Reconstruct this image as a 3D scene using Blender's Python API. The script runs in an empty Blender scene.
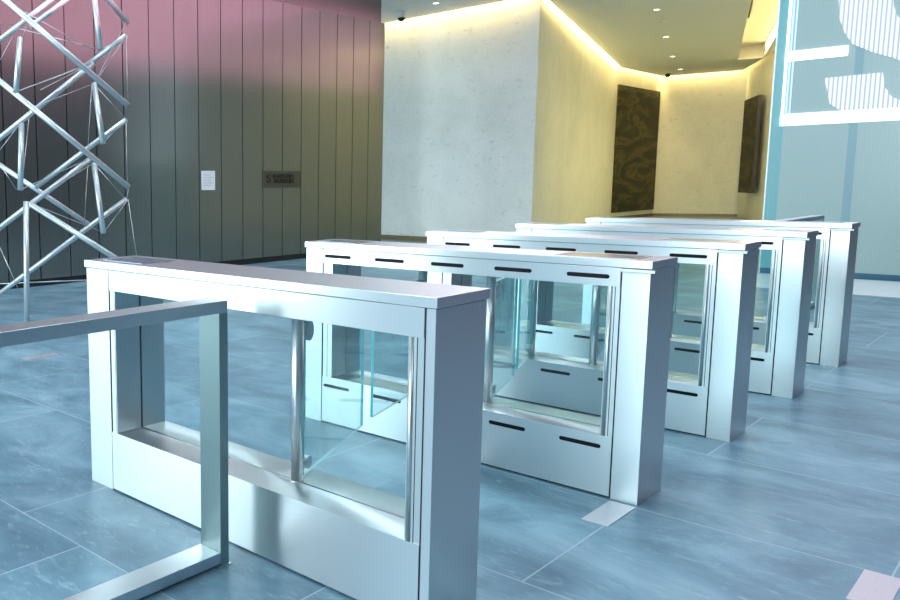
import bpy, bmesh, math, random
from mathutils import Vector, Matrix
from mathutils.geometry import tessellate_polygon
random.seed(7)
scene = bpy.context.scene
col = scene.collection

# ------------------------------------------------------------------ materials
def mat(name):
    m = bpy.data.materials.new(name); m.use_nodes = True
    return m, m.node_tree.nodes, m.node_tree.links, m.node_tree.nodes['Principled BSDF']

def plain(name, c, rough=.5, metal=0., spec=.5):
    m, n, l, b = mat(name)
    b.inputs['Base Color'].default_value = (*c, 1); b.inputs['Roughness'].default_value = rough
    b.inputs['Metallic'].default_value = metal; b.inputs['Specular IOR Level'].default_value = spec
    return m

def emit(name, c, s):
    m, n, l, b = mat(name)
    b.inputs['Base Color'].default_value = (*c, 1)
    b.inputs['Emission Color'].default_value = (*c, 1); b.inputs['Emission Strength'].default_value = s
    return m

def noise(n, l, scale, stretch=(1, 1, 1), detail=4, rough=.5, distortion=0):
    tc = n.new('ShaderNodeTexCoord'); mp = n.new('ShaderNodeMapping'); mp.inputs['Scale'].default_value = stretch
    l.new(tc.outputs['Object'], mp.inputs['Vector'])
    t = n.new('ShaderNodeTexNoise'); t.inputs['Scale'].default_value = scale; t.inputs['Detail'].default_value = detail
    t.inputs['Roughness'].default_value = rough; t.inputs['Distortion'].default_value = distortion
    l.new(mp.outputs['Vector'], t.inputs['Vector'])
    return t

def ramp(n, l, src, stops):
    r = n.new('ShaderNodeValToRGB'); e = r.color_ramp.elements
    while len(e) < len(stops): e.new(.5)
    for k, (p, c) in enumerate(stops):
        e[k].position = p; e[k].color = (*c, 1) if len(c) == 3 else c
    l.new(src, r.inputs['Fac']); return r

def brushed(name, c, rough, stretch, var=.05, metal=1.):
    m, n, l, b = mat(name)
    t = noise(n, l, 9, stretch, 5, .6)
    r = ramp(n, l, t.outputs['Fac'], [(.3, tuple(x * (1 - var) for x in c)), (.7, tuple(min(1, x * (1 + var)) for x in c))])
    l.new(r.outputs['Color'], b.inputs['Base Color'])
    r2 = ramp(n, l, t.outputs['Fac'], [(.3, (rough * .9,) * 3), (.7, (rough * 1.1,) * 3)])
    l.new(r2.outputs['Color'], b.inputs['Roughness'])
    b.inputs['Metallic'].default_value = metal
    return m

def aniso(m, axis, a, rot=0.):
    # brushing runs along the sheet, so reflections smear across it
    n, l = m.node_tree.nodes, m.node_tree.links; b = n['Principled BSDF']
    t = n.new('ShaderNodeTangent'); t.direction_type = 'RADIAL'; t.axis = axis
    l.new(t.outputs[0], b.inputs['Tangent']); b.inputs['Anisotropic'].default_value = a; b.inputs['Anisotropic Rotation'].default_value = rot
    return m
ROT = .25
STEEL_V_SHADED = aniso(plain('brushed_steel_upright_shaded', (.34, .45, .44), .40, 1), 'Z', .85, 0.)  # base colour darkened to paint in the dark reflection on the posts
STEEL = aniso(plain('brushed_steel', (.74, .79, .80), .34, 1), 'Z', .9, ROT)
STEEL_TOP = aniso(plain('brushed_steel_top', (.66, .69, .73), .30, 1), 'Y', .85, ROT)
POLISH = plain('polished_steel', (.62, .69, .69), .34, .9)
ALU = plain('satin_aluminium', (.56, .63, .65), .36, .7)
BLACK = plain('black_gap', (.01, .013, .015), .5)
SLOT = plain('black_sensor_lens', (.006, .008, .010), .6, 0, .2)
READER = plain('blue_reader_glass', (.50, .60, .78), .22, .9)
WIRE = plain('steel_wire', (.5, .53, .54), .3, .9)
CARD = plain('white_paper', (.85, .86, .9), .7)
INK = plain('grey_ink', (.35, .36, .38), .7)
WHITEP = plain('white_plastic', (.8, .8, .78), .4)
DOME = plain('smoked_dome', (.02, .02, .02), .1)

def glass():
    m, n, l, b = mat('clear_glass')
    n.remove(b); out = n['Material Output']
    tr = n.new('ShaderNodeBsdfTransparent'); tr.inputs['Color'].default_value = (.90, .965, .97, 1)
    gl = n.new('ShaderNodeBsdfGlossy'); gl.inputs['Roughness'].default_value = .01
    fr = n.new('ShaderNodeFresnel'); fr.inputs['IOR'].default_value = 1.45
    mx = n.new('ShaderNodeMixShader')
    ge = n.new('ShaderNodeNewGeometry'); ior = n.new('ShaderNodeMapRange')   # same reflectance from either face of the pane
    ior.inputs['To Min'].default_value = 1.45; ior.inputs['To Max'].default_value = 1 / 1.45
    l.new(ge.outputs['Backfacing'], ior.inputs['Value']); l.new(ior.outputs['Result'], fr.inputs['IOR'])
    l.new(fr.outputs['Fac'], mx.inputs['Fac']); l.new(tr.outputs[0], mx.inputs[1]); l.new(gl.outputs[0], mx.inputs[2])
    l.new(mx.outputs[0], out.inputs['Surface'])
    return m
GLASS = glass()
EDGE_PALE = plain('pale_glass_edge', (.50, .72, .76), .15)
EDGE = plain('green_glass_edge', (.10, .62, .66), .15)

def slate():
    m, n, l, b = mat('slate_tiles')
    tc = n.new('ShaderNodeTexCoord'); mp = n.new('ShaderNodeMapping'); mp.inputs['Location'].default_value = (.70, .42 + .93 * 20, 0)
    l.new(tc.outputs['Object'], mp.inputs['Vector'])
    br = n.new('ShaderNodeTexBrick'); br.inputs['Scale'].default_value = 1
    br.inputs['Brick Width'].default_value = 1.22; br.inputs['Row Height'].default_value = .93
    br.inputs['Mortar Size'].default_value = .0035; br.inputs['Mortar Smooth'].default_value = .3
    br.offset = .34; br.offset_frequency = 2; br.inputs['Bias'].default_value = 0
    br.inputs['Color1'].default_value = (.0, .0, .0, 1); br.inputs['Color2'].default_value = (1, 1, 1, 1); br.inputs['Mortar'].default_value = (.5, .5, .5, 1)
    l.new(mp.outputs['Vector'], br.inputs['Vector'])
    t1 = noise(n, l, 1.7, (1, 1.6, 1), 7, .62, .6)
    t2 = noise(n, l, 9, (1, 3.2, 1), 8, .7, 1.1)
    base = ramp(n, l, t1.outputs['Fac'], [(.30, (.078, .165, .225)), (.50, (.145, .280, .365)), (.70, (.27, .43, .52))])
    tile = n.new('ShaderNodeMix'); tile.data_type = 'RGBA'; tile.blend_type = 'MULTIPLY'
    tl = ramp(n, l, br.outputs['Color'], [(0, (.80, .82, .84)), (1, (1.12, 1.12, 1.1))])
    tile.inputs['Factor'].default_value = 1
    l.new(base.outputs['Color'], tile.inputs[6]); l.new(tl.outputs['Color'], tile.inputs[7])
    vein = ramp(n, l, t2.outputs['Fac'], [(.54, (0, 0, 0)), (.70, (.6, .6, .6))])
    mv = n.new('ShaderNodeMix'); mv.data_type = 'RGBA'
    l.new(vein.outputs['Color'], mv.inputs['Factor']); l.new(tile.outputs[2], mv.inputs[6]); mv.inputs[7].default_value = (.36, .50, .56, 1)
    mo = n.new('ShaderNodeMix'); mo.data_type = 'RGBA'
    l.new(br.outputs['Fac'], mo.inputs['Factor']); l.new(mv.outputs[2], mo.inputs[6]); mo.inputs[7].default_value = (.34, .46, .52, 1)
    l.new(mo.outputs[2], b.inputs['Base Color'])
    rr = ramp(n, l, t2.outputs['Fac'], [(.3, (.30,) * 3), (.7, (.46,) * 3)])
    l.new(rr.outputs['Color'], b.inputs['Roughness'])
    bp = n.new('ShaderNodeBump'); bp.inputs['Strength'].default_value = .12; bp.inputs['Distance'].default_value = .01
    l.new(t2.outputs['Fac'], bp.inputs['Height']); l.new(bp.outputs['Normal'], b.inputs['Normal'])
    return m
SLATE = slate()

def marble():
    m, n, l, b = mat('honed_marble')
    t = noise(n, l, .8, (1, 1, 1), 9, .65, .8); t2 = noise(n, l, 5, (1, 1, 2), 10, .75, 1.5)
    a = ramp(n, l, t.outputs['Fac'], [(.3, (.79, .82, .76)), (.6, (.89, .91, .86))])
    v = ramp(n, l, t2.outputs['Fac'], [(.56, (0, 0, 0)), (.72, (.6, .6, .6))])
    mx = n.new('ShaderNodeMix'); mx.data_type = 'RGBA'
    l.new(v.outputs['Color'], mx.inputs['Factor']); l.new(a.outputs['Color'], mx.inputs[6]); mx.inputs[7].default_value = (.30, .32, .30, 1)
    l.new(mx.outputs[2], b.inputs['Base Color']); b.inputs['Roughness'].default_value = .42
    return m
MARBLE = marble()
BRONZE = plain('bronze_base', (.22, .17, .10), .35, .7)
PANEL = brushed('stainless_wall_panel', (.215, .235, .22), .2, (1, 14, .25), .10, .8)
PLATE = brushed('bronze_sign_plate', (.13, .135, .125), .35, (1, 1, 20), .05)
RELIEF = plain('sign_relief', (.07, .055, .05), .4, .8)
DARKWALL = plain('dark_bulkhead', (.09, .085, .085), .45, .3)
CEIL = plain('painted_ceiling', (.84, .84, .81), .8)
LOBBY = plain('grey_lobby_wall', (.07, .065, .085), .6)
PALEBAND = plain('pale_floor_band', (.74, .82, .84), .35)
MULL = plain('window_mullion', (.25, .27, .28), .4, .8)
PLATEFLOOR = brushed('pale_floor_plate', (.62, .62, .66), .3, (20, 1, 1), .04, .6)

def frosted():
    m, n, l, b = mat('frosted_glass')
    tc = n.new('ShaderNodeTexCoord'); sp = n.new('ShaderNodeSeparateXYZ'); l.new(tc.outputs['Object'], sp.inputs[0])
    mp = n.new('ShaderNodeMath'); mp.operation = 'MULTIPLY'; mp.inputs[1].default_value = 70
    l.new(sp.outputs['X'], mp.inputs[0]); fr = n.new('ShaderNodeMath'); fr.operation = 'PINGPONG'; fr.inputs[1].default_value = 1
    l.new(mp.outputs[0], fr.inputs[0])
    c = ramp(n, l, fr.outputs[0], [(0, (.33, .455, .445)), (1, (.36, .485, .47))])
    l.new(c.outputs['Color'], b.inputs['Base Color']); b.inputs['Roughness'].default_value = .25
    return m
FROST = frosted()
TEAL = plain('teal_glass_margin', (.20, .46, .48), .15)
SEAM = plain('teal_glass_fin', (.22, .38, .41), .3)

def led():
    # lit LED columns: bright lines every few centimetres
    m, n, l, b = mat('led_text_columns')
    tc = n.new('ShaderNodeTexCoord'); sp = n.new('ShaderNodeSeparateXYZ'); l.new(tc.outputs['Object'], sp.inputs[0])
    mp = n.new('ShaderNodeMath'); mp.operation = 'MULTIPLY'; mp.inputs[1].default_value = 1 / .0235
    l.new(sp.outputs['X'], mp.inputs[0]); fr = n.new('ShaderNodeMath'); fr.operation = 'PINGPONG'; fr.inputs[1].default_value = 1
    l.new(mp.outputs[0], fr.inputs[0])
    c = ramp(n, l, fr.outputs[0], [(.15, (.26, .34, .44)), (.75, (.84, .90, 1))])
    l.new(c.outputs['Color'], b.inputs['Emission Color']); b.inputs['Emission Strength'].default_value = LED_S
    b.inputs['Base Color'].default_value = (.12, .15, .17, 1)
    return m
LED_S = .75
LED = led()
LEDW = emit('led_text_white', (.92, .97, 1), .75)
LEDB = emit('led_text_pale_blue', (.45, .58, .85), .5)
PINK = emit('pink_glow_field', (1, .42, .56), .17)

def painting():
    m, n, l, b = mat('dark_olive_painting')
    t = noise(n, l, 1.0, (.4, .28, 1.25), 10, .6, 2.2)
    c = ramp(n, l, t.outputs['Fac'], [(.38, (.010, .011, .005)), (.50, (.028, .029, .010)), (.57, (.10, .08, .022)), (.63, (.022, .022, .009)), (.80, (.10, .08, .03))])
    l.new(c.outputs['Color'], b.inputs['Base Color']); b.inputs['Roughness'].default_value = .7
    return m
PAINTING = painting()
DARKEDGE = plain('dark_frame_edge', (.05, .05, .06), .5)

# ------------------------------------------------------------------ mesh helpers
def add_box(bm, x0, x1, y0, y1, z0, z1, mi=0):
    v = [bm.verts.new((x, y, z)) for x in (x0, x1) for y in (y0, y1) for z in (z0, z1)]
    for q in ((0, 1, 3, 2), (4, 6, 7, 5), (0, 4, 5, 1), (2, 3, 7, 6), (0, 2, 6, 4), (1, 5, 7, 3)):
        f = bm.faces.new([v[i] for i in q]); f.material_index = mi
    return bm

def add_tube(bm, a, b, r, seg=16, r2=None, cap=True, hollow=0):
    a, b = Vector(a), Vector(b); d = (b - a); L = d.length; q = d.to_track_quat('Z', 'Y')
    r2 = r if r2 is None else r2
    def ring(p, rr): return [bm.verts.new(p + q @ Vector((rr * math.cos(2 * math.pi * k / seg), rr * math.sin(2 * math.pi * k / seg), 0))) for k in range(seg)]
    A, B = ring(a, r), ring(b, r2)
    def skin(P, Q):
        for k in range(seg):
            f = bm.faces.new((P[k], P[(k + 1) % seg], Q[(k + 1) % seg], Q[k])); f.smooth = True
    skin(A, B)
    if hollow:
        dn = d.normalized()
        for R0, p, s in ((A, a, 1), (B, b, -1)):
            I = ring(p, r * .72); J = ring(p + dn * s * hollow, r * .72)
            if s == 1: skin(I, A); skin(J, I); bm.faces.new(J).material_index = 1
            else: skin(B, I); skin(I, J); bm.faces.new(list(reversed(J))).material_index = 1
    elif cap:
        bm.faces.new(list(reversed(A))); bm.faces.new(B)
    return bm

def obj(name, bm, m, parent=None, bevel=0, loc=None):
    me = bpy.data.meshes.new(name)
    bmesh.ops.recalc_face_normals(bm, faces=bm.faces)
    bm.to_mesh(me); bm.free()
    for x in (m if isinstance(m, (list, tuple)) else [m]): me.materials.append(x)
    o = bpy.data.objects.new(name, me); col.objects.link(o)
    if parent: o.parent = parent
    if loc: o.location = loc
    if bevel:
        md = o.modifiers.new('bevel', 'BEVEL'); md.width = bevel; md.segments = 2; md.limit_method = 'ANGLE'; md.angle_limit = .6
    return o
def box(*a): return add_box(bmesh.new(), *a)
def struct(name, bm, m, bevel=0):
    o = obj(name, bm, m, None, bevel); o['kind'] = 'structure'; return o
def tag(o, label, cat, group=None):
    o['label'] = label; o['category'] = cat
    if group: o['group'] = group
    return o
def thing(name, label, cat, loc=(0, 0, 0), group=None):
    o = bpy.data.objects.new(name, None); col.objects.link(o); o.location = loc; o.empty_display_size = .2
    return tag(o, label, cat, group)
def prism(bm, pts, z0, z1, mi=0):
    a = [bm.verts.new((x, y, z0)) for x, y in pts]; b = [bm.verts.new((x, y, z1)) for x, y in pts]
    bm.faces.new(list(reversed(a))); bm.faces.new(b)
    for k in range(len(pts)):
        bm.faces.new((a[k], a[(k + 1) % len(pts)], b[(k + 1) % len(pts)], b[k]))
    return bm
def wall_between(name, p, q, t, z0, z1, m):
    # slab whose front face runs p->q, thickness t to the left of that direction
    p, q = Vector(p), Vector(q); d = (q - p).normalized(); nn = Vector((-d.y, d.x)) * t
    return struct(name, prism(bmesh.new(), [p, q, q + nn, p + nn], z0, z1), m)

# ------------------------------------------------------------------ setting
struct('floor', box(-18, 9.5, -7.8, 34, -.2, 0), SLATE)
struct('trim_1', box(-.34, 2.4, 9.66, 11.40, .0, .004), PALEBAND)  # thin pale band on the floor before the glass wall

# brushed stainless wall on the left
bm = bmesh.new()
add_box(bm, -6.9, -6.43, -.6, 11.27, 0, 4.27, 1)
y = 11.27 - .477
ys = []
while y > -.6:
    ys.append(y); tl = random.uniform(-.0022, .0022)   # sheets never sit perfectly flat
    prism(bm, [(-6.45, y + .007), (-6.4 + tl, y + .007), (-6.4 - tl, y + .467), (-6.45, y + .467)], .095, 4.28); y -= .477
w = struct('wall_left', bm, [PANEL, BLACK])
struct('trim_2', box(-6.9, -6.46, -.6, 11.22, 4.28, 8.0), DARKWALL)

# marble walls of the lift hall
E0, E1 = Vector((-5.486, 30.35)), Vector((-.9, 20.17))
struct('wall_back', prism(bmesh.new(), [(-4.721, 13.93), (-5.05, 14.28), (-12, 14.28), (-12, 13.93)], 0, 5.3), MARBLE)
bq = Vector((-7.937, 26.014))
struct('wall_corridor', prism(bmesh.new(), [(-4.72, 13.93), bq, bq + Vector((-.3, -.08)), (-5.05, 14.28)], 0, 5.3), MARBLE)
wall_between('wall_recess', bq, (-7.939, 29.74), .3, 0, 5.3, MARBLE)
wall_between('wall_far', (-8.2, 29.68), (-5.486, 30.35), .3, 0, 5.3, MARBLE)
wall_between('wall_far_right', E0 + Vector((-.02, .05)), E1, .3, 0, 5.3, MARBLE)
wall_between('wall_end_right', E1 + Vector((.02, 0)), (-.1, 11.8), .3, 0, 5.3, MARBLE)
def skirting(name, p, q, h, m):
    p, q = Vector(p), Vector(q); d = (q - p).normalized(); nn = Vector((-d.y, d.x)) * -.02
    return struct(name, prism(bmesh.new(), [p, q, q + nn, p + nn], 0, h), m)
o = skirting('baseboard_back', (-4.70, 13.92), (-12, 13.92), .11, BRONZE)
o.location.y = -.045
skirting('baseboard_corridor', Vector((-4.70, 13.93)), bq + Vector((.01, 0)), .10, BRONZE)
skirting('baseboard_recess', bq, (-7.93, 29.74), .10, BRONZE)
skirting('baseboard_far', (-7.93, 29.73), (-5.49, 30.33), .10, BRONZE)

# hall ceiling with cove gaps along the walls and one long light coffer
outer = [(-12, 11.35), (-12, 13.79), (-4.62, 13.79), (-7.80, 26.03), (-7.80, 29.62), (-5.58, 30.15), (-1.05, 20.1), (-.3, 12.8), (-.3, 11.35)]
hole = [(-4.95, 27.23), (-4.33, 27.30), (-.75, 15.6), (-1.58, 15.4)]
bm = bmesh.new()
for z in (4.85, 4.90):
    pts = [Vector((*p, z)) for p in outer] + [Vector((*p, z)) for p in hole]
    vs = [bm.verts.new(p) for p in pts]
    for t in tessellate_polygon([[Vector((*p, 0)) for p in outer], [Vector((*p, 0)) for p in hole]]):
        bm.faces.new([vs[i] for i in t])
    if z == 4.85: low = vs
    else:
        for ring in (range(len(outer)), range(len(outer), len(outer) + 4)):
            ring = list(ring)
            for k in range(len(ring)):
                a, b = ring[k], ring[(k + 1) % len(ring)]
                bm.faces.new((low[a], low[b], vs[b], vs[a]))
struct('ceiling', bm, CEIL)
bm = bmesh.new()   # sides and lid of the coffer, and the lid above the coves
hv = [Vector(p) for p in hole]
for k in range(4):
    a, b = hv[k], hv[(k + 1) % 4]; d = (b - a).normalized(); nn = Vector((d.y, -d.x)) * .03
    if nn.dot((a + b) / 2 - (hv[0] + hv[2]) / 2) < 0: nn = -nn
    prism(bm, [a, b, b + nn, a + nn], 4.901, 5.24)
prism(bm, hole, 5.24, 5.28)
struct('trim_3', bm, plain('coffer_white', (.78, .76, .68), .7))
struct('trim_4', box(-12, 1, 11.35, 33, 5.32, 5.45), CEIL)
struct('trim_5', prism(bmesh.new(), [(-3.40, 22.0), (-3.37, 22.0), (-2.0, 17.2), (-2.03, 17.2)], 5.2, 5.238), BLACK)

# lobby shell beyond the frame
struct('wall_right', box(9.3, 9.5, -7.8, 11.9, 0, 8), LOBBY)
struct('trim_6', box(-17, 9.5, -7.8, 11.9, 8, 8.15), plain('dark_lobby_ceiling', (.13, .13, .15), .8))
struct('trim_7', box(-12, -.3, 11.28, 11.35, 4.85, 8), PINK)  # unseen wall face made to glow, added for pink reflections on the steel tops

# big street windows on the side towards the street
bm = bmesh.new()
add_box(bm, -17, 9.5, -7.8, -7.6, 6.6, 8)
add_box(bm, -17, 9.5, -7.8, -7.6, 0, .12)
add_box(bm, 3.0, 9.5, -7.8, -7.6, .12, 6.6)
struct('wall_front', bm, LOBBY)
for k, x in enumerate([-16.4 + 2.15 * i for i in range(9)]):
    struct('trim_%d' % (8 + k), box(x - .06, x + .06, -7.75, -7.6, .12, 6.6), MULL)

# frosted glass wall carrying the scrolling light text
bm = bmesh.new()
add_box(bm, -.13, 2.3, 11.5, 11.62, .075, 4.35, 0)
add_box(bm, 2.3, 9.3, 11.5, 11.62, 0, 4.35, 6)
add_box(bm, -.27, -.13, 11.5, 11.62, .075, 4.35, 1)
add_box(bm, -.285, -.27, 11.499, 11.66, 0, 8, 2)
add_box(bm, -.27, 2.3, 11.499, 11.63, .0, .075, 3)
for x in (.62, 2.1):
    add_box(bm, x - .045, x + .045, 11.499, 11.5, .075, 4.35, 4)
add_box(bm, -.27, 9.3, 11.5, 11.62, 4.35, 8, 5)
struct('wall_glass', bm, [FROST, TEAL, ALU, plain('blue_base_rail', (.04, .13, .20), .4, .3), SEAM, PINK, LOBBY])

def flat_poly(bm, pts, y0, y1, mi=0):
    a = [bm.verts.new((x, y0, z)) for x, z in pts]; b = [bm.verts.new((x, y1, z)) for x, z in pts]
    bm.faces.new(a).material_index = mi; bm.faces.new(list(reversed(b))).material_index = mi
    for k in range(len(pts)):
        bm.faces.new((a[k], b[k], b[(k + 1) % len(pts)], a[(k + 1) % len(pts)])).material_index = mi
def stroke(bm, path, y0, y1, mi=0):
    # path of (outer, inner) point pairs
    n = len(path)
    for k in range(n - 1):
        flat_poly(bm, [path[k][0], path[k + 1][0], path[k + 1][1], path[k][1]], y0, y1, mi)
t = thing('light_text', 'giant white letters of light scrolling across the frosted glass wall', 'illuminated text', (0, 11.49, 2))
t.location = (0, 0, 0)
bm = bmesh.new()
add_box(bm, -.165, -.135, 11.484, 11.4985, 2.02, 4.3, 0)
add_box(bm, -.118, -.098, 11.484, 11.4985, 2.02, 4.3, 1)
add_box(bm, -.080, -.062, 11.484, 11.4985, 2.02, 4.3, 1)
add_box(bm, -.165, .50, 11.482, 11.4988, 2.86, 2.99, 0)
add_box(bm, -.165, .50, 11.482, 11.4988, 3.66, 3.79, 0)
add_box(bm, -.165, 1.6, 11.482, 11.4988, 2.01, 2.165, 0)
obj('thin_letter', bm, [LEDW, LEDB], t)['label'] = 'thin outlined letter with three white bars'
# bold S: outer and inner edge pairs run from the upper terminal round to the lower one
cx, r1, r2 = .98, .60, .22
def arc(c, ro, ri, a0, a1, n, sx=1.):
    out = []
    for k in range(n + 1):
        a = math.radians(a0 + (a1 - a0) * k / n)
        out.append(((c[0] + sx * ro * math.cos(a), c[1] + ro * math.sin(a)), (c[0] + sx * ri * math.cos(a), c[1] + ri * math.sin(a))))
    return out
bm = bmesh.new()
left = [(1.75, 4.62), (1.2, 4.66), (.75, 4.5), (.48, 4.2), (.37, 3.85), (.355, 3.6), (.38, 3.35), (.45, 3.15), (.54, 3.0), (.75, 2.87), (.95, 2.78), (1.15, 2.66), (1.32, 2.5), (1.38, 2.42), (1.36, 2.32), (1.25, 2.25), (1.08, 2.24), (.97, 2.30), (.90, 2.42), (.86, 2.61)]
right = [(1.75, 4.2), (1.35, 4.2), (1.1, 4.1), (.95, 3.9), (.90, 3.7), (.895, 3.55), (.91, 3.4), (.96, 3.27), (1.06, 3.17), (1.25, 3.09), (1.5, 3.0), (1.75, 2.85), (1.92, 2.62), (1.96, 2.4), (1.88, 2.15), (1.6, 2.02), (1.08, 2.02), (.60, 2.08), (.36, 2.26), (.28, 2.60)]
stroke(bm, list(zip(left, right)), 11.486, 11.4982)
obj('bold_letter', bm, LED, t)['label'] = 'bold letter S made of glowing vertical lines'

# ------------------------------------------------------------------ turnstiles
def slot_mesh(x0, x1, z, h=.0175):
    bm = bmesh.new(); r = h / 2; p = []
    for k in range(9):
        a = math.pi / 2 + math.pi * k / 8; p.append((x0 + r + r * math.cos(a), z + r * math.sin(a)))
    for k in range(9):
        a = -math.pi / 2 + math.pi * k / 8; p.append((x1 - r + r * math.cos(a), z + r * math.sin(a)))
    flat_poly(bm, p, -.0015, .003)
    return bm

def turnstile(Y, L, W, x_off, jr, label, slots, poles, wings, lip, wing_len):
    t = thing('turnstile', label, 'turnstile', (x_off, Y, 0), 'steel and glass turnstiles in a row')
    jl, ov, zb, zs, m = (.118 if lip else .162), .007, (.889 if lip else .879), .262, W / 2
    g = .004   # groove half width
    bm = box(-ov, L + ov, -ov, W + ov, .969, 1.0)
    for f in bm.faces:
        if min(v.co.z for v in f.verts) > .99: f.material_index = 1
    obj('cap', bm, [STEEL, STEEL_TOP], t, .0015)
    for x0, x1 in ((jl - .0039, jl + .0009), (L - jr - .0009, L - jr + .0049)):
        obj('seam', box(x0, x1, .002, W - .002, .002, .9664), BLACK, t)
    obj('cap_shadow_gap', box(.004, L - .004, .004, W - .004, .9665, .969), BLACK, t)
    for a, b in ((0, jl - .004), (L - jr + .005, L)):
        bm = bmesh.new(); add_box(bm, a, b, 0, W, 0, .9662); obj('end_post', bm, STEEL, t, .0015)
    a, b = jl + .001, L - jr - .001
    o = obj('top_beam', box(a, b, .0, W, zb, .9662), STEEL, t, .001)
    # plinth with a groove along its middle
    bm = bmesh.new(); add_box(bm, a, b, 0, m - g, .008, zs); add_box(bm, a, b, m + g, W, .008, zs); add_box(bm, a, b, m - g, m + g, .008, zs - .012, 1)
    add_box(bm, a + .004, b - .004, .012, W - .012, 0, .008, 1)
    obj('plinth', bm, [STEEL, BLACK], t, 0)
    # jambs inside the opening, split by the same groove
    jw = .062 if lip else .036
    for s, x0, x1 in ((0, jl + .001, jl + jw), (1, L - jr - jw * (.8 if lip else 1.5), L - jr - .001)):
        bm = bmesh.new()
        add_box(bm, x0, x1, .004, m - g, zs, zb); add_box(bm, x0, x1, m + g, W - .004, zs, zb)
        ins = .012
        add_box(bm, x0 + (ins if s else 0), x1 - (0 if s else ins), m - g, m + g, zs, zb, 1)
        e = x0 + .030
        add_box(bm, e - .0015, e + .0015, .0032, .0045, zs, zb, 1)
        obj('jamb', bm, [STEEL, BLACK], t, .001)
        xe = x0 + .012
        if s: obj('edge_strip', add_tube(bmesh.new(), (xe, .006, zs + .0005), (xe, .006, zb - .0005), .009, 12), POLISH, t)
    if slots:
        for i in range(5):
            x0 = .131 + .3237 * i
            obj('sensor_slot', slot_mesh(x0, x0 + .172, .928), SLOT, t)
            obj('sensor_slot', slot_mesh(x0, x0 + .172, .213), SLOT, t)
    for x in poles:
        p = obj('gate_pole', add_tube(bmesh.new(), (x, m, zs), (x, m, zb), .0215, 24), POLISH, t)
        obj('collar', add_tube(bmesh.new(), (x, m, zs), (x, m, zs + .006), .026, 24), POLISH, p)
    for x, side in wings:
        # a wing hangs from its pole and leans a little towards the far one
        far = (x + wing_len[side][0], m + side * (.055 + wing_len[side][1]))
        p0 = Vector((x - .012 * (1 if side > 0 else -1), m + side * .045)); p1 = Vector(far)
        d = (p1 - p0).normalized(); nn = Vector((-d.y, d.x)) * .006
        bm = bmesh.new(); zt = .84
        cut = .05
        P = [p0 + nn, p1 + nn]; Q = [p0 - nn, p1 - nn]
        ring = []
        for pp in (P[0], P[1], Q[1], Q[0]):
            ring.append((bm.verts.new((pp.x, pp.y, .268)), bm.verts.new((pp.x, pp.y, zt))))
        for k in range(4):
            f = bm.faces.new((ring[k][0], ring[(k + 1) % 4][0], ring[(k + 1) % 4][1], ring[k][1])); f.material_index = 1 if k in (1, 3) else 0
        for e in (0, 1):
            f = bm.faces.new([r[e] for r in ring]); f.material_index = 2
        wg = obj('glass_wing', bm, [GLASS, EDGE, EDGE_PALE], t)
        for z, r in ((.315, .024), (.80, .036)):
            c = p0 + d * .018
            bm = bmesh.new()
            add_tube(bm, (c.x - nn.x * 3.2, c.y - nn.y * 3.2, z), (c.x + nn.x * 3.2, c.y + nn.y * 3.2, z), r, 20)
            add_tube(bm, (x, m, z), (c.x, c.y, z), .010, 10)
            obj('hinge_clamp', bm, ALU, t)
    bm = bmesh.new(); add_box(bm, jl + jw - .01, L - jr - jw * .7, m - .003, m + .003, zs - .004, zb)
    obj('glass_panel', bm, GLASS, t)
    for x0, x1 in (((.04, .30), (L - .40, L - .07)) if lip else ((.06, .34),)):
        obj('reader_panel', box(x0, x1, .045, W - .045, .9995, 1.0012), READER, t)
    if lip:
        bm = bmesh.new(); add_box(bm, L - jr + .004, L + .022, -.024, .0, .954, .9662)
        obj('lip', bm, POLISH, t, .001)['label'] = 'bright ledge under the cap at the near corner'
    return t

turnstile(0, 1.716, .276, -.010, .036, 'nearest steel turnstile, with plain panels and no slots', False, [1.091], [(1.091, 1)], False, {1: (-.235, .645), -1: (0, 0)})
Ls, Ws = 1.7512, .2616
turnstile(1.4625, Ls, Ws, 0, .1103, 'steel turnstile with black slots, second from the camera', True, [.655, 1.02], [(.655, -1), (1.02, 1)], True, {1: (-.165, .53), -1: (.145, .565)})
turnstile(2.664, Ls, Ws, 0, .1103, 'middle one of the five steel turnstiles', True, [.655, 1.02], [(.655, -1), (1.02, 1)], True, {1: (-.165, .53), -1: (.135, .39)})
turnstile(3.8661, Ls, Ws, 0, .1103, 'steel turnstile second from the far end of the row', True, [.655, 1.02], [(.655, -1), (1.02, 1)], True, {1: (-.165, .53), -1: (.135, .39)})
turnstile(5.083, Ls, Ws, 0, .1103, 'farthest steel turnstile, nearest the frosted glass wall', True, [.655], [(.655, -1)], True, {1: (-.165, .53), -1: (.135, .39)})

# ------------------------------------------------------------------ barrier frames
def barrier(y_near, y_far, first_end, label):
    t = thing('barrier_frame', label, 'barrier', (.94, y_near, 0), 'low rectangular steel barrier frames')
    D = y_far - y_near; a, b = min(0, D), max(0, D); w = .05
    obj('top_rail', box(-w, w, a, b, .892, .933), STEEL_TOP, t, .001)
    obj('bottom_rail', box(-w, w, a + .0405, b - .0405, .012, .052), STEEL_TOP, t, .001)
    for y0 in (a, b - .04):
        p = obj('end_post', box(-w, w, y0, y0 + .04, .0, .8915), STEEL_V_SHADED, t, .001)
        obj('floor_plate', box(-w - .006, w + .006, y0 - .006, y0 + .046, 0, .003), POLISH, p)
    return t
barrier(-.115, -2.9, 0, 'low steel barrier frame in the foreground, before the nearest turnstile')
barrier(5.42, 8.35, 0, 'low steel barrier frame behind the farthest turnstile')

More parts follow.
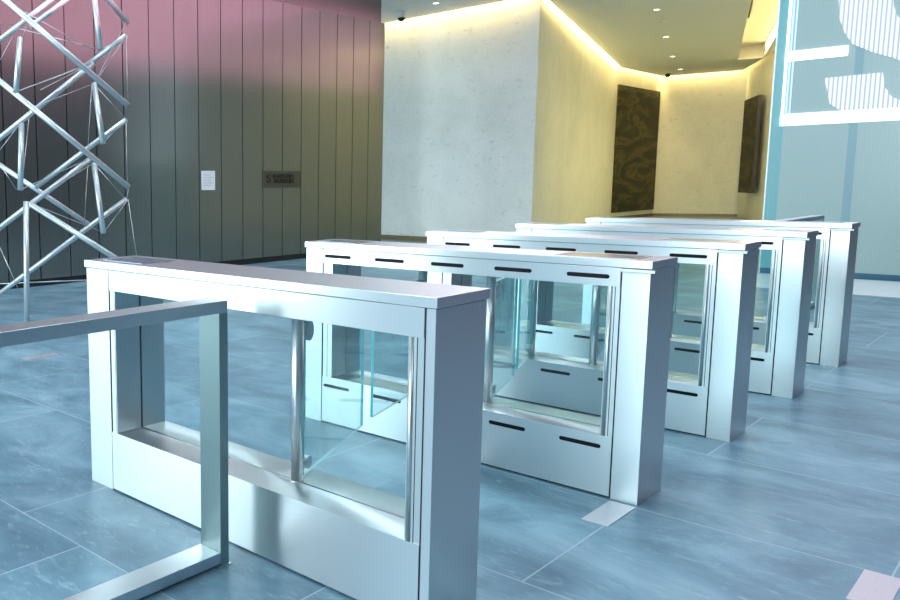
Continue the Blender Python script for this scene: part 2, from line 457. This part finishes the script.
# ------------------------------------------------------------------ strut sculpture
sc = thing('strut_sculpture', 'tall sculpture of crossed aluminium tubes and wires by the panelled wall', 'sculpture', (-3.75, 2.2, 0))
base = Vector((-3.75, 2.2, 0))
rods = [((-3.80, 1.66, 3.07), (-3.21, 2.7, 2.06)), ((-4.34, 1.93, 2.67), (-3.9, 2.71, 3.36)), ((-4.57, 2.5, 2.95), (-4.2, 3.14, 3.5)),
 ((-3.79, 1.92, 2.67), (-3.71, 1.81, 2.17)), ((-3.61, 2.61, 3.3), (-3.43, 2.56, 2.58)), ((-3.3, 2.38, 3.17), (-3.69, 3.08, 2.93)),
 ((-3.66, 2.64, 2.49), (-4.13, 1.8, 1.74)), ((-3.79, 3.14, 2.82), (-4.32, 2.93, 2.52)), ((-3.91, 1.71, 2.32), (-3.31, 2.77, 1.3)),
 ((-3.66, 2.64, 2.3), (-3.43, 2.56, 1.72)), ((-3.8, 3.13, 1.99), (-4.57, 2.5, 1.31)), ((-3.67, 2.63, 1.61), (-4.15, 1.77, .89)),
 ((-3.8, 1.91, 1.9), (-3.71, 1.82, 1.29)), ((-4.88, 2.19, 1.59), (-4.39, 3.06, .89)), ((-3.88, 2.01, 1.16), (-3.22, 3.17, .26)),
 ((-3.67, 2.62, 1.54), (-3.44, 2.55, .87)), ((-3.81, 3.12, 1.18), (-4.8, 1.86, .03)), ((-3.84, 1.95, 1.18), (-3.7, 1.83, 0)),
 ((-4.13, 1.8, 2.9), (-4.3, 1.6, 2.2)), ((-4.6, 3.0, 3.4), (-4.5, 2.8, 2.4)), ((-4.45, 2.2, 2.0), (-4.75, 2.9, 1.3))]
for a, b in rods[:18]:
    obj('tube', add_tube(bmesh.new(), Vector(a) - base, Vector(b) - base, .027, 20, hollow=.04), [ALU, BLACK], sc)  # black discs inside the tube ends paint in their shade
cables = [([-3.9, 1.73, 1.52], [-3.83, 1.85, 1.29]), ([-3.92, 1.7, .76], [-3.81, 1.88, .22]), ([-3.51, 2.91, 1.18], [-3.63, 2.69, .86]),
 ([-3.62, 2.96, 1.18], [-3.77, 2.69, 1.54]), ([-3.76, 2.71, 2.31], [-3.61, 2.98, 1.97]), ([-3.51, 2.91, 1.96], [-3.63, 2.7, 1.73]),
 ([-3.86, 2.04, 2.05], [-3.57, 2.56, 2.28]), ([-3.57, 2.57, 2.48], [-3.81, 2.13, 2.22]), ([-3.57, 2.55, 1.54], [-3.88, 2.01, 1.16]),
 ([-3.98, 2.08, 1.16], [-3.63, 2.69, .86]), ([-3.92, 1.94, 1.29], [-3.57, 2.56, 1.6]), ([-3.92, 1.93, 2.2], [-3.57, 2.57, 2.48]),
 ([-3.97, 2.09, 2.95], [-3.66, 2.64, 2.61]), ([-3.63, 2.71, 2.62], [-3.51, 2.92, 2.75]), ([-3.6, 2.99, 2.77], [-3.76, 2.71, 2.31]),
 ([-3.6, 3.0, 2.91], [-3.76, 2.71, 2.31]), ([-3.81, 1.9, 1.9], [-3.9, 1.73, 1.66]), ([-3.51, 2.92, 1.3], [-3.52, 2.9, 1.19]),
 ([-3.69, 3.07, 2.12], [-3.7, 3.07, 2.8]), ([-3.61, 2.98, 1.3], [-3.61, 2.98, 1.97]), ([-3.91, 1.95, 1.29], [-3.86, 2.04, 2.05]),
 ([-3.51, 2.91, 1.18], [-3.46, 3.0, .4]), ([-4.07, 2.9, 2.35], [-4.1, 2.85, 1.69]), ([-4.1, 2.85, 1.58], [-4.13, 2.8, .9]),
 ([-3.77, 1.97, 2.9], [-3.88, 1.76, 2.47]), ([-3.74, 2.01, 2.88], [-3.78, 1.94, 2.67]), ([-3.43, 2.56, 2.58], [-4.32, 1.9, 2.9]), ([-3.71, 1.81, 2.17], [-3.66, 2.64, 2.49])]
for a, b in cables:
    obj('wire', add_tube(bmesh.new(), Vector(a) - base, Vector(b) - base, .0035, 6), WIRE, sc)
tag(obj('low_wire', add_tube(bmesh.new(), (-5.3, 1.9, .26), (-4.45, 3.6, .26), .007, 8), WIRE), 'thin horizontal steel wire low behind the tube sculpture', 'wire')
obj('wire_stake', add_tube(bmesh.new(), (-4.45, 3.6, 0), (-4.45, 3.6, .27), .01, 8), WIRE, bpy.data.objects['low_wire'])
obj('wire_stake', add_tube(bmesh.new(), (-5.3, 1.9, 0), (-5.3, 1.9, .27), .01, 8), WIRE, bpy.data.objects['low_wire'])

# ------------------------------------------------------------------ things on the panelled wall
n = thing('paper_notice', 'small white paper notice taped to the panelled metal wall', 'notice', (-6.4005, 6.69, 1.38))
obj('sheet', box(0, .002, -.145, .145, -.148, .148), CARD, n)
bm = bmesh.new()
for k in range(9):
    add_box(bm, .002, .0025, -.11, .11 - .03 * (k % 3), .12 - .025 * k - (0 if k else -.006), .125 - .025 * k + (0 if k else .003))
obj('print_lines', bm, INK, n)

s = thing('wall_sign', 'bronze-grey sign plate with raised lettering on the panelled metal wall', 'sign', (-6.398, 8.39, 1.39))
obj('plate', box(0, .012, -.47, .47, -.14, .14), PLATE, s, .002)
def lettering(txt, size, y, z, name, sx=1.):
    cu = bpy.data.curves.new(name, 'FONT'); cu.body = txt; cu.size = size; cu.extrude = .006; cu.offset = .002
    tmp = bpy.data.objects.new(name + '_src', cu); col.objects.link(tmp)
    dg = bpy.context.evaluated_depsgraph_get(); me = bpy.data.meshes.new_from_object(tmp.evaluated_get(dg))
    bpy.data.objects.remove(tmp)
    me.transform(Matrix.Translation((.016, y, z)) @ Matrix(((0, 0, 1, 0), (1, 0, 0, 0), (0, 1, 0, 0), (0, 0, 0, 1))) @ Matrix.Diagonal((sx, 1, 1, 1)))
    me.materials.clear(); me.materials.append(RELIEF)
    o = bpy.data.objects.new(name, me); col.objects.link(o); o.parent = s
lettering('S', .20, -.40, -.055, 'letters', 1.3)
lettering('ILVERSTEIN', .105, -.24, .015, 'letters', .98)
lettering('PROPERTIES', .10, -.21, -.065, 'letters', .93)

# ------------------------------------------------------------------ paintings in the lift hall
bm = bmesh.new(); add_box(bm, -7.93, -7.88, 26.12, 29.7, .24, 4.34, 0)
p = tag(obj('painting', bm, [PAINTING]), 'large dark olive painting with pale streaks, left of the hall corner', 'painting')
d = (E1 - E0).normalized(); nn = Vector((d.y, -d.x))
if nn.x > 0: nn = -nn
a = E0 + d * 1.15 + nn * .22; b = E0 + d * 3.1 + nn * .22
p2 = thing('painting', 'dark panel painting seen edge-on beside the frosted glass wall', 'painting', (0, 0, 0))
p2.location = (a.x, a.y, .85); A = Vector((0, 0)); B = b - a
obj('canvas', prism(bmesh.new(), [A + nn * .012, B + nn * .012, B, A], 0, 2.93), PAINTING, p2)
obj('frame', prism(bmesh.new(), [A, B, B - nn * .10, A - nn * .10], 0, 2.93), DARKEDGE, p2)
obj('wall_bracket', prism(bmesh.new(), [A * 0 + B * .3 - nn * .10, B * .7 - nn * .10, B * .7 - nn * .22, B * .3 - nn * .22], 1.2, 1.7), DARKEDGE, p2)

# ------------------------------------------------------------------ ceiling fittings
def disc(name, x, y, z, r):
    bm = bmesh.new(); add_tube(bm, (0, 0, -.012), (0, 0, 0), r, 24, r * 1.0)
    return bm
DL = emit('downlight_lens', (1, .88, .6), 2.5)
spots = [(-6.30, 12.82, 'recessed downlight in the ceiling before the pale marble wall'),
         (-3.75, 17.10, 'recessed downlight nearest the camera in the yellow hall ceiling'),
         (-4.84, 20.92, 'recessed downlight second in the line down the yellow hall ceiling'),
         (-5.90, 24.68, 'recessed downlight third in the line down the yellow hall ceiling'),
         (-6.75, 28.0, 'recessed downlight deepest in the yellow hall ceiling')]
for x, y, lab in spots:
    t = thing('downlight', lab, 'ceiling light', (x, y, 4.85), 'recessed ceiling downlights')
    bm = bmesh.new(); add_tube(bm, (0, 0, -.014), (0, 0, -.0005), .075, 24); obj('trim_ring', bm, WHITEP, t)
    bm = bmesh.new(); add_tube(bm, (0, 0, -.017), (0, 0, -.0145), .055, 24); obj('lens', bm, DL, t)
for x, y, lab in ((-7.22, 13.0, 'dome security camera under the ceiling by the pale marble wall'),):
    t = thing('security_camera', lab, 'security camera', (x, y, 4.85))
    obj('housing', add_tube(bmesh.new(), (0, 0, -.13), (0, 0, .01), .085, 24), WHITEP, t)
    bm = bmesh.new(); bmesh.ops.create_uvsphere(bm, u_segments=24, v_segments=12, radius=.078)
    for v in bm.verts: v.co.z -= .13
    for f in bm.faces: f.smooth = True
    obj('dome', bm, DOME, t)
t = thing('security_camera', 'tiny black camera on the ceiling in the far hall corner', 'security camera', (-7.45, 29.0, 4.85))
obj('housing', add_tube(bmesh.new(), (0, 0, -.05), (0, 0, .01), .09, 20), DOME, t)
obj('dome', add_tube(bmesh.new(), (0, 0, -.12), (0, 0, -.05), .05, 20, .085), DOME, t)
t = thing('sprinkler', 'small ceiling sprinkler in the yellow hall near the first downlight', 'sprinkler', (-4.15, 18.6, 4.85))
obj('rosette', add_tube(bmesh.new(), (0, 0, -.01), (0, 0, .01), .06, 16), WHITEP, t)
obj('nozzle', add_tube(bmesh.new(), (0, 0, -.04), (0, 0, -.01), .015, 10), POLISH, t)

# ------------------------------------------------------------------ pale plates let into the floor
for x0, x1, y0, y1, lab in ((1.655, 1.755, 1.16, 1.437, 'pale floor plate at the near corner of the second turnstile'),
                            (2.475, 2.575, 1.15, 1.437, 'pale pinkish floor plate at the bottom right corner of the photo'),
                            (.955, 1.055, 1.16, 1.437, 'pale floor plate in the lane seen through the nearest turnstile'),
                            (-.13, -.03, 2.20, 2.50, 'pinkish floor plate left of the second turnstile'),
                            (-2.55, -2.45, 1.10, 1.40, 'pale floor plate out on the slate floor by the sculpture')):
    tag(obj('floor_plate', box(x0, x1, y0, y1, 0, .0025), PLATEFLOOR), lab, 'floor plate', 'pale plates set in the slate floor')

# ------------------------------------------------------------------ light
def area(name, loc, direction, sx, sy, power, c, spread=None):
    li = bpy.data.lights.new(name, 'AREA'); li.shape = 'RECTANGLE'; li.size = sx; li.size_y = sy; li.energy = power; li.color = c
    if spread: li.spread = spread
    o = bpy.data.objects.new(name, li); col.objects.link(o); o.location = loc
    o.rotation_euler = Vector(direction).to_track_quat('-Z', 'Y').to_euler(); return o
# daylight through the street windows, bay strengths shaped for bands reflected in the steel
for x0, x1, s, c in ((-17, -8.6, .30, (.72, .96, 1)), (-8.6, -5.4, .58, (.82, .97, 1)), (-5.4, -3.2, .02, (.50, .85, 1)), (-3.2, -1.5, .06, (.50, .78, 1)), (-1.5, -1.0, .25, (.6, .86, 1)), (-1.0, .7, 1.1, (.86, .94, 1)), (.7, 3.0, .05, (.62, .82, 1))):
    wd = x1 - x0
    area('window_daylight', ((x0 + x1) / 2, -7.85, 3.35), (0, 1, 0), wd, 6.4, 26 * wd * 6.4 * s, c)
# unseen fill lights added under the lobby ceiling
for x, y in ((-9, -4.5), (-3.5, 3.5), (1.5, 3.5), (6.5, 3.5), (-3.5, 8.5), (1.5, 8.5), (6.5, -4.5), (-4.5, -.5), (.5, .5)):
    area('lobby_fill_light', (x, y, 7.98), (0, 0, -1), 1.8, 1.8, 95, (.80, .92, 1))
# unseen narrow pink lamp added to throw a band across the panelled wall
area('pink_wash_light', (8.9, 4.2, 3.66), (-1, 0, 0), 14, 1.3, 165, (1, .40, .58), math.radians(3))
# warm cove strips above the ceiling gaps
W_ = (1, .70, .25)
def strip(p, q, z, power, c=W_, w=.10):
    p, q = Vector(p), Vector(q); m_ = (p + q) / 2; L = (q - p).length
    li = bpy.data.lights.new('cove_strip', 'AREA'); li.shape = 'RECTANGLE'; li.size = L; li.size_y = w; li.energy = power * L; li.color = c
    o = bpy.data.objects.new('cove_strip', li); col.objects.link(o); o.location = (m_.x, m_.y, z)
    o.rotation_euler = (0, 0, math.atan2((q - p).y, (q - p).x))
strip((-8.6, 13.86), (-4.75, 13.86), 5.1, 14)
strip((-4.66, 14.2), (-7.84, 26.0), 5.1, 12)
strip((-7.87, 26.2), (-7.87, 29.6), 5.1, 9)
strip((-7.7, 29.70), (-5.65, 30.2), 5.1, 10)
strip((-4.2, 26.6), (-1.3, 16.2), 5.2, 16, (1, .78, .36), .5)
for x, y, lab in spots[1:]:
    li = bpy.data.lights.new('downlight_beam', 'SPOT'); li.energy = 60; li.color = (1, .72, .28); li.spot_size = 2.0; li.spot_blend = .8; li.shadow_soft_size = .07
    o = bpy.data.objects.new('downlight_beam', li); col.objects.link(o); o.location = (x, y, 4.82)

wd = bpy.data.worlds.new('world'); scene.world = wd; wd.use_nodes = True
wd.node_tree.nodes['Background'].inputs['Color'].default_value = (.62, .80, .95, 1)
wd.node_tree.nodes['Background'].inputs['Strength'].default_value = .5

# ------------------------------------------------------------------ camera (horizontal lens shift)
R = Matrix(((.6575675166691703, .753299439564952, -.01203808010728505), (-.08531700038681007, .09033125054831607, .9922506107931477), (-.7485492438487513, .6514447171675479, -.12366814467742367)))
cam = bpy.data.cameras.new('camera'); co = bpy.data.objects.new('camera', cam); col.objects.link(co)
M = Matrix((R[0], R[1], -R[2])).transposed().to_4x4(); M.translation = (2.929731633, -2.008152556, 1.321284335)
co.matrix_world = M
cam.sensor_width = 36; cam.sensor_fit = 'HORIZONTAL'; cam.lens = 811.93 / 900 * 36
cam.shift_x = (450 - 181.498) / 900; cam.shift_y = (285.736 - 300) / 900
cam.clip_start = .05; cam.clip_end = 200
scene.camera = co
scene.view_settings.view_transform = 'Standard'; scene.view_settings.look = 'None'; scene.view_settings.exposure = 0.75; scene.view_settings.gamma = 1
scene.view_settings.use_curve_mapping = False
scene.cycles.use_denoising = True
scene.cycles.max_bounces = 10; scene.cycles.sample_clamp_indirect = 6
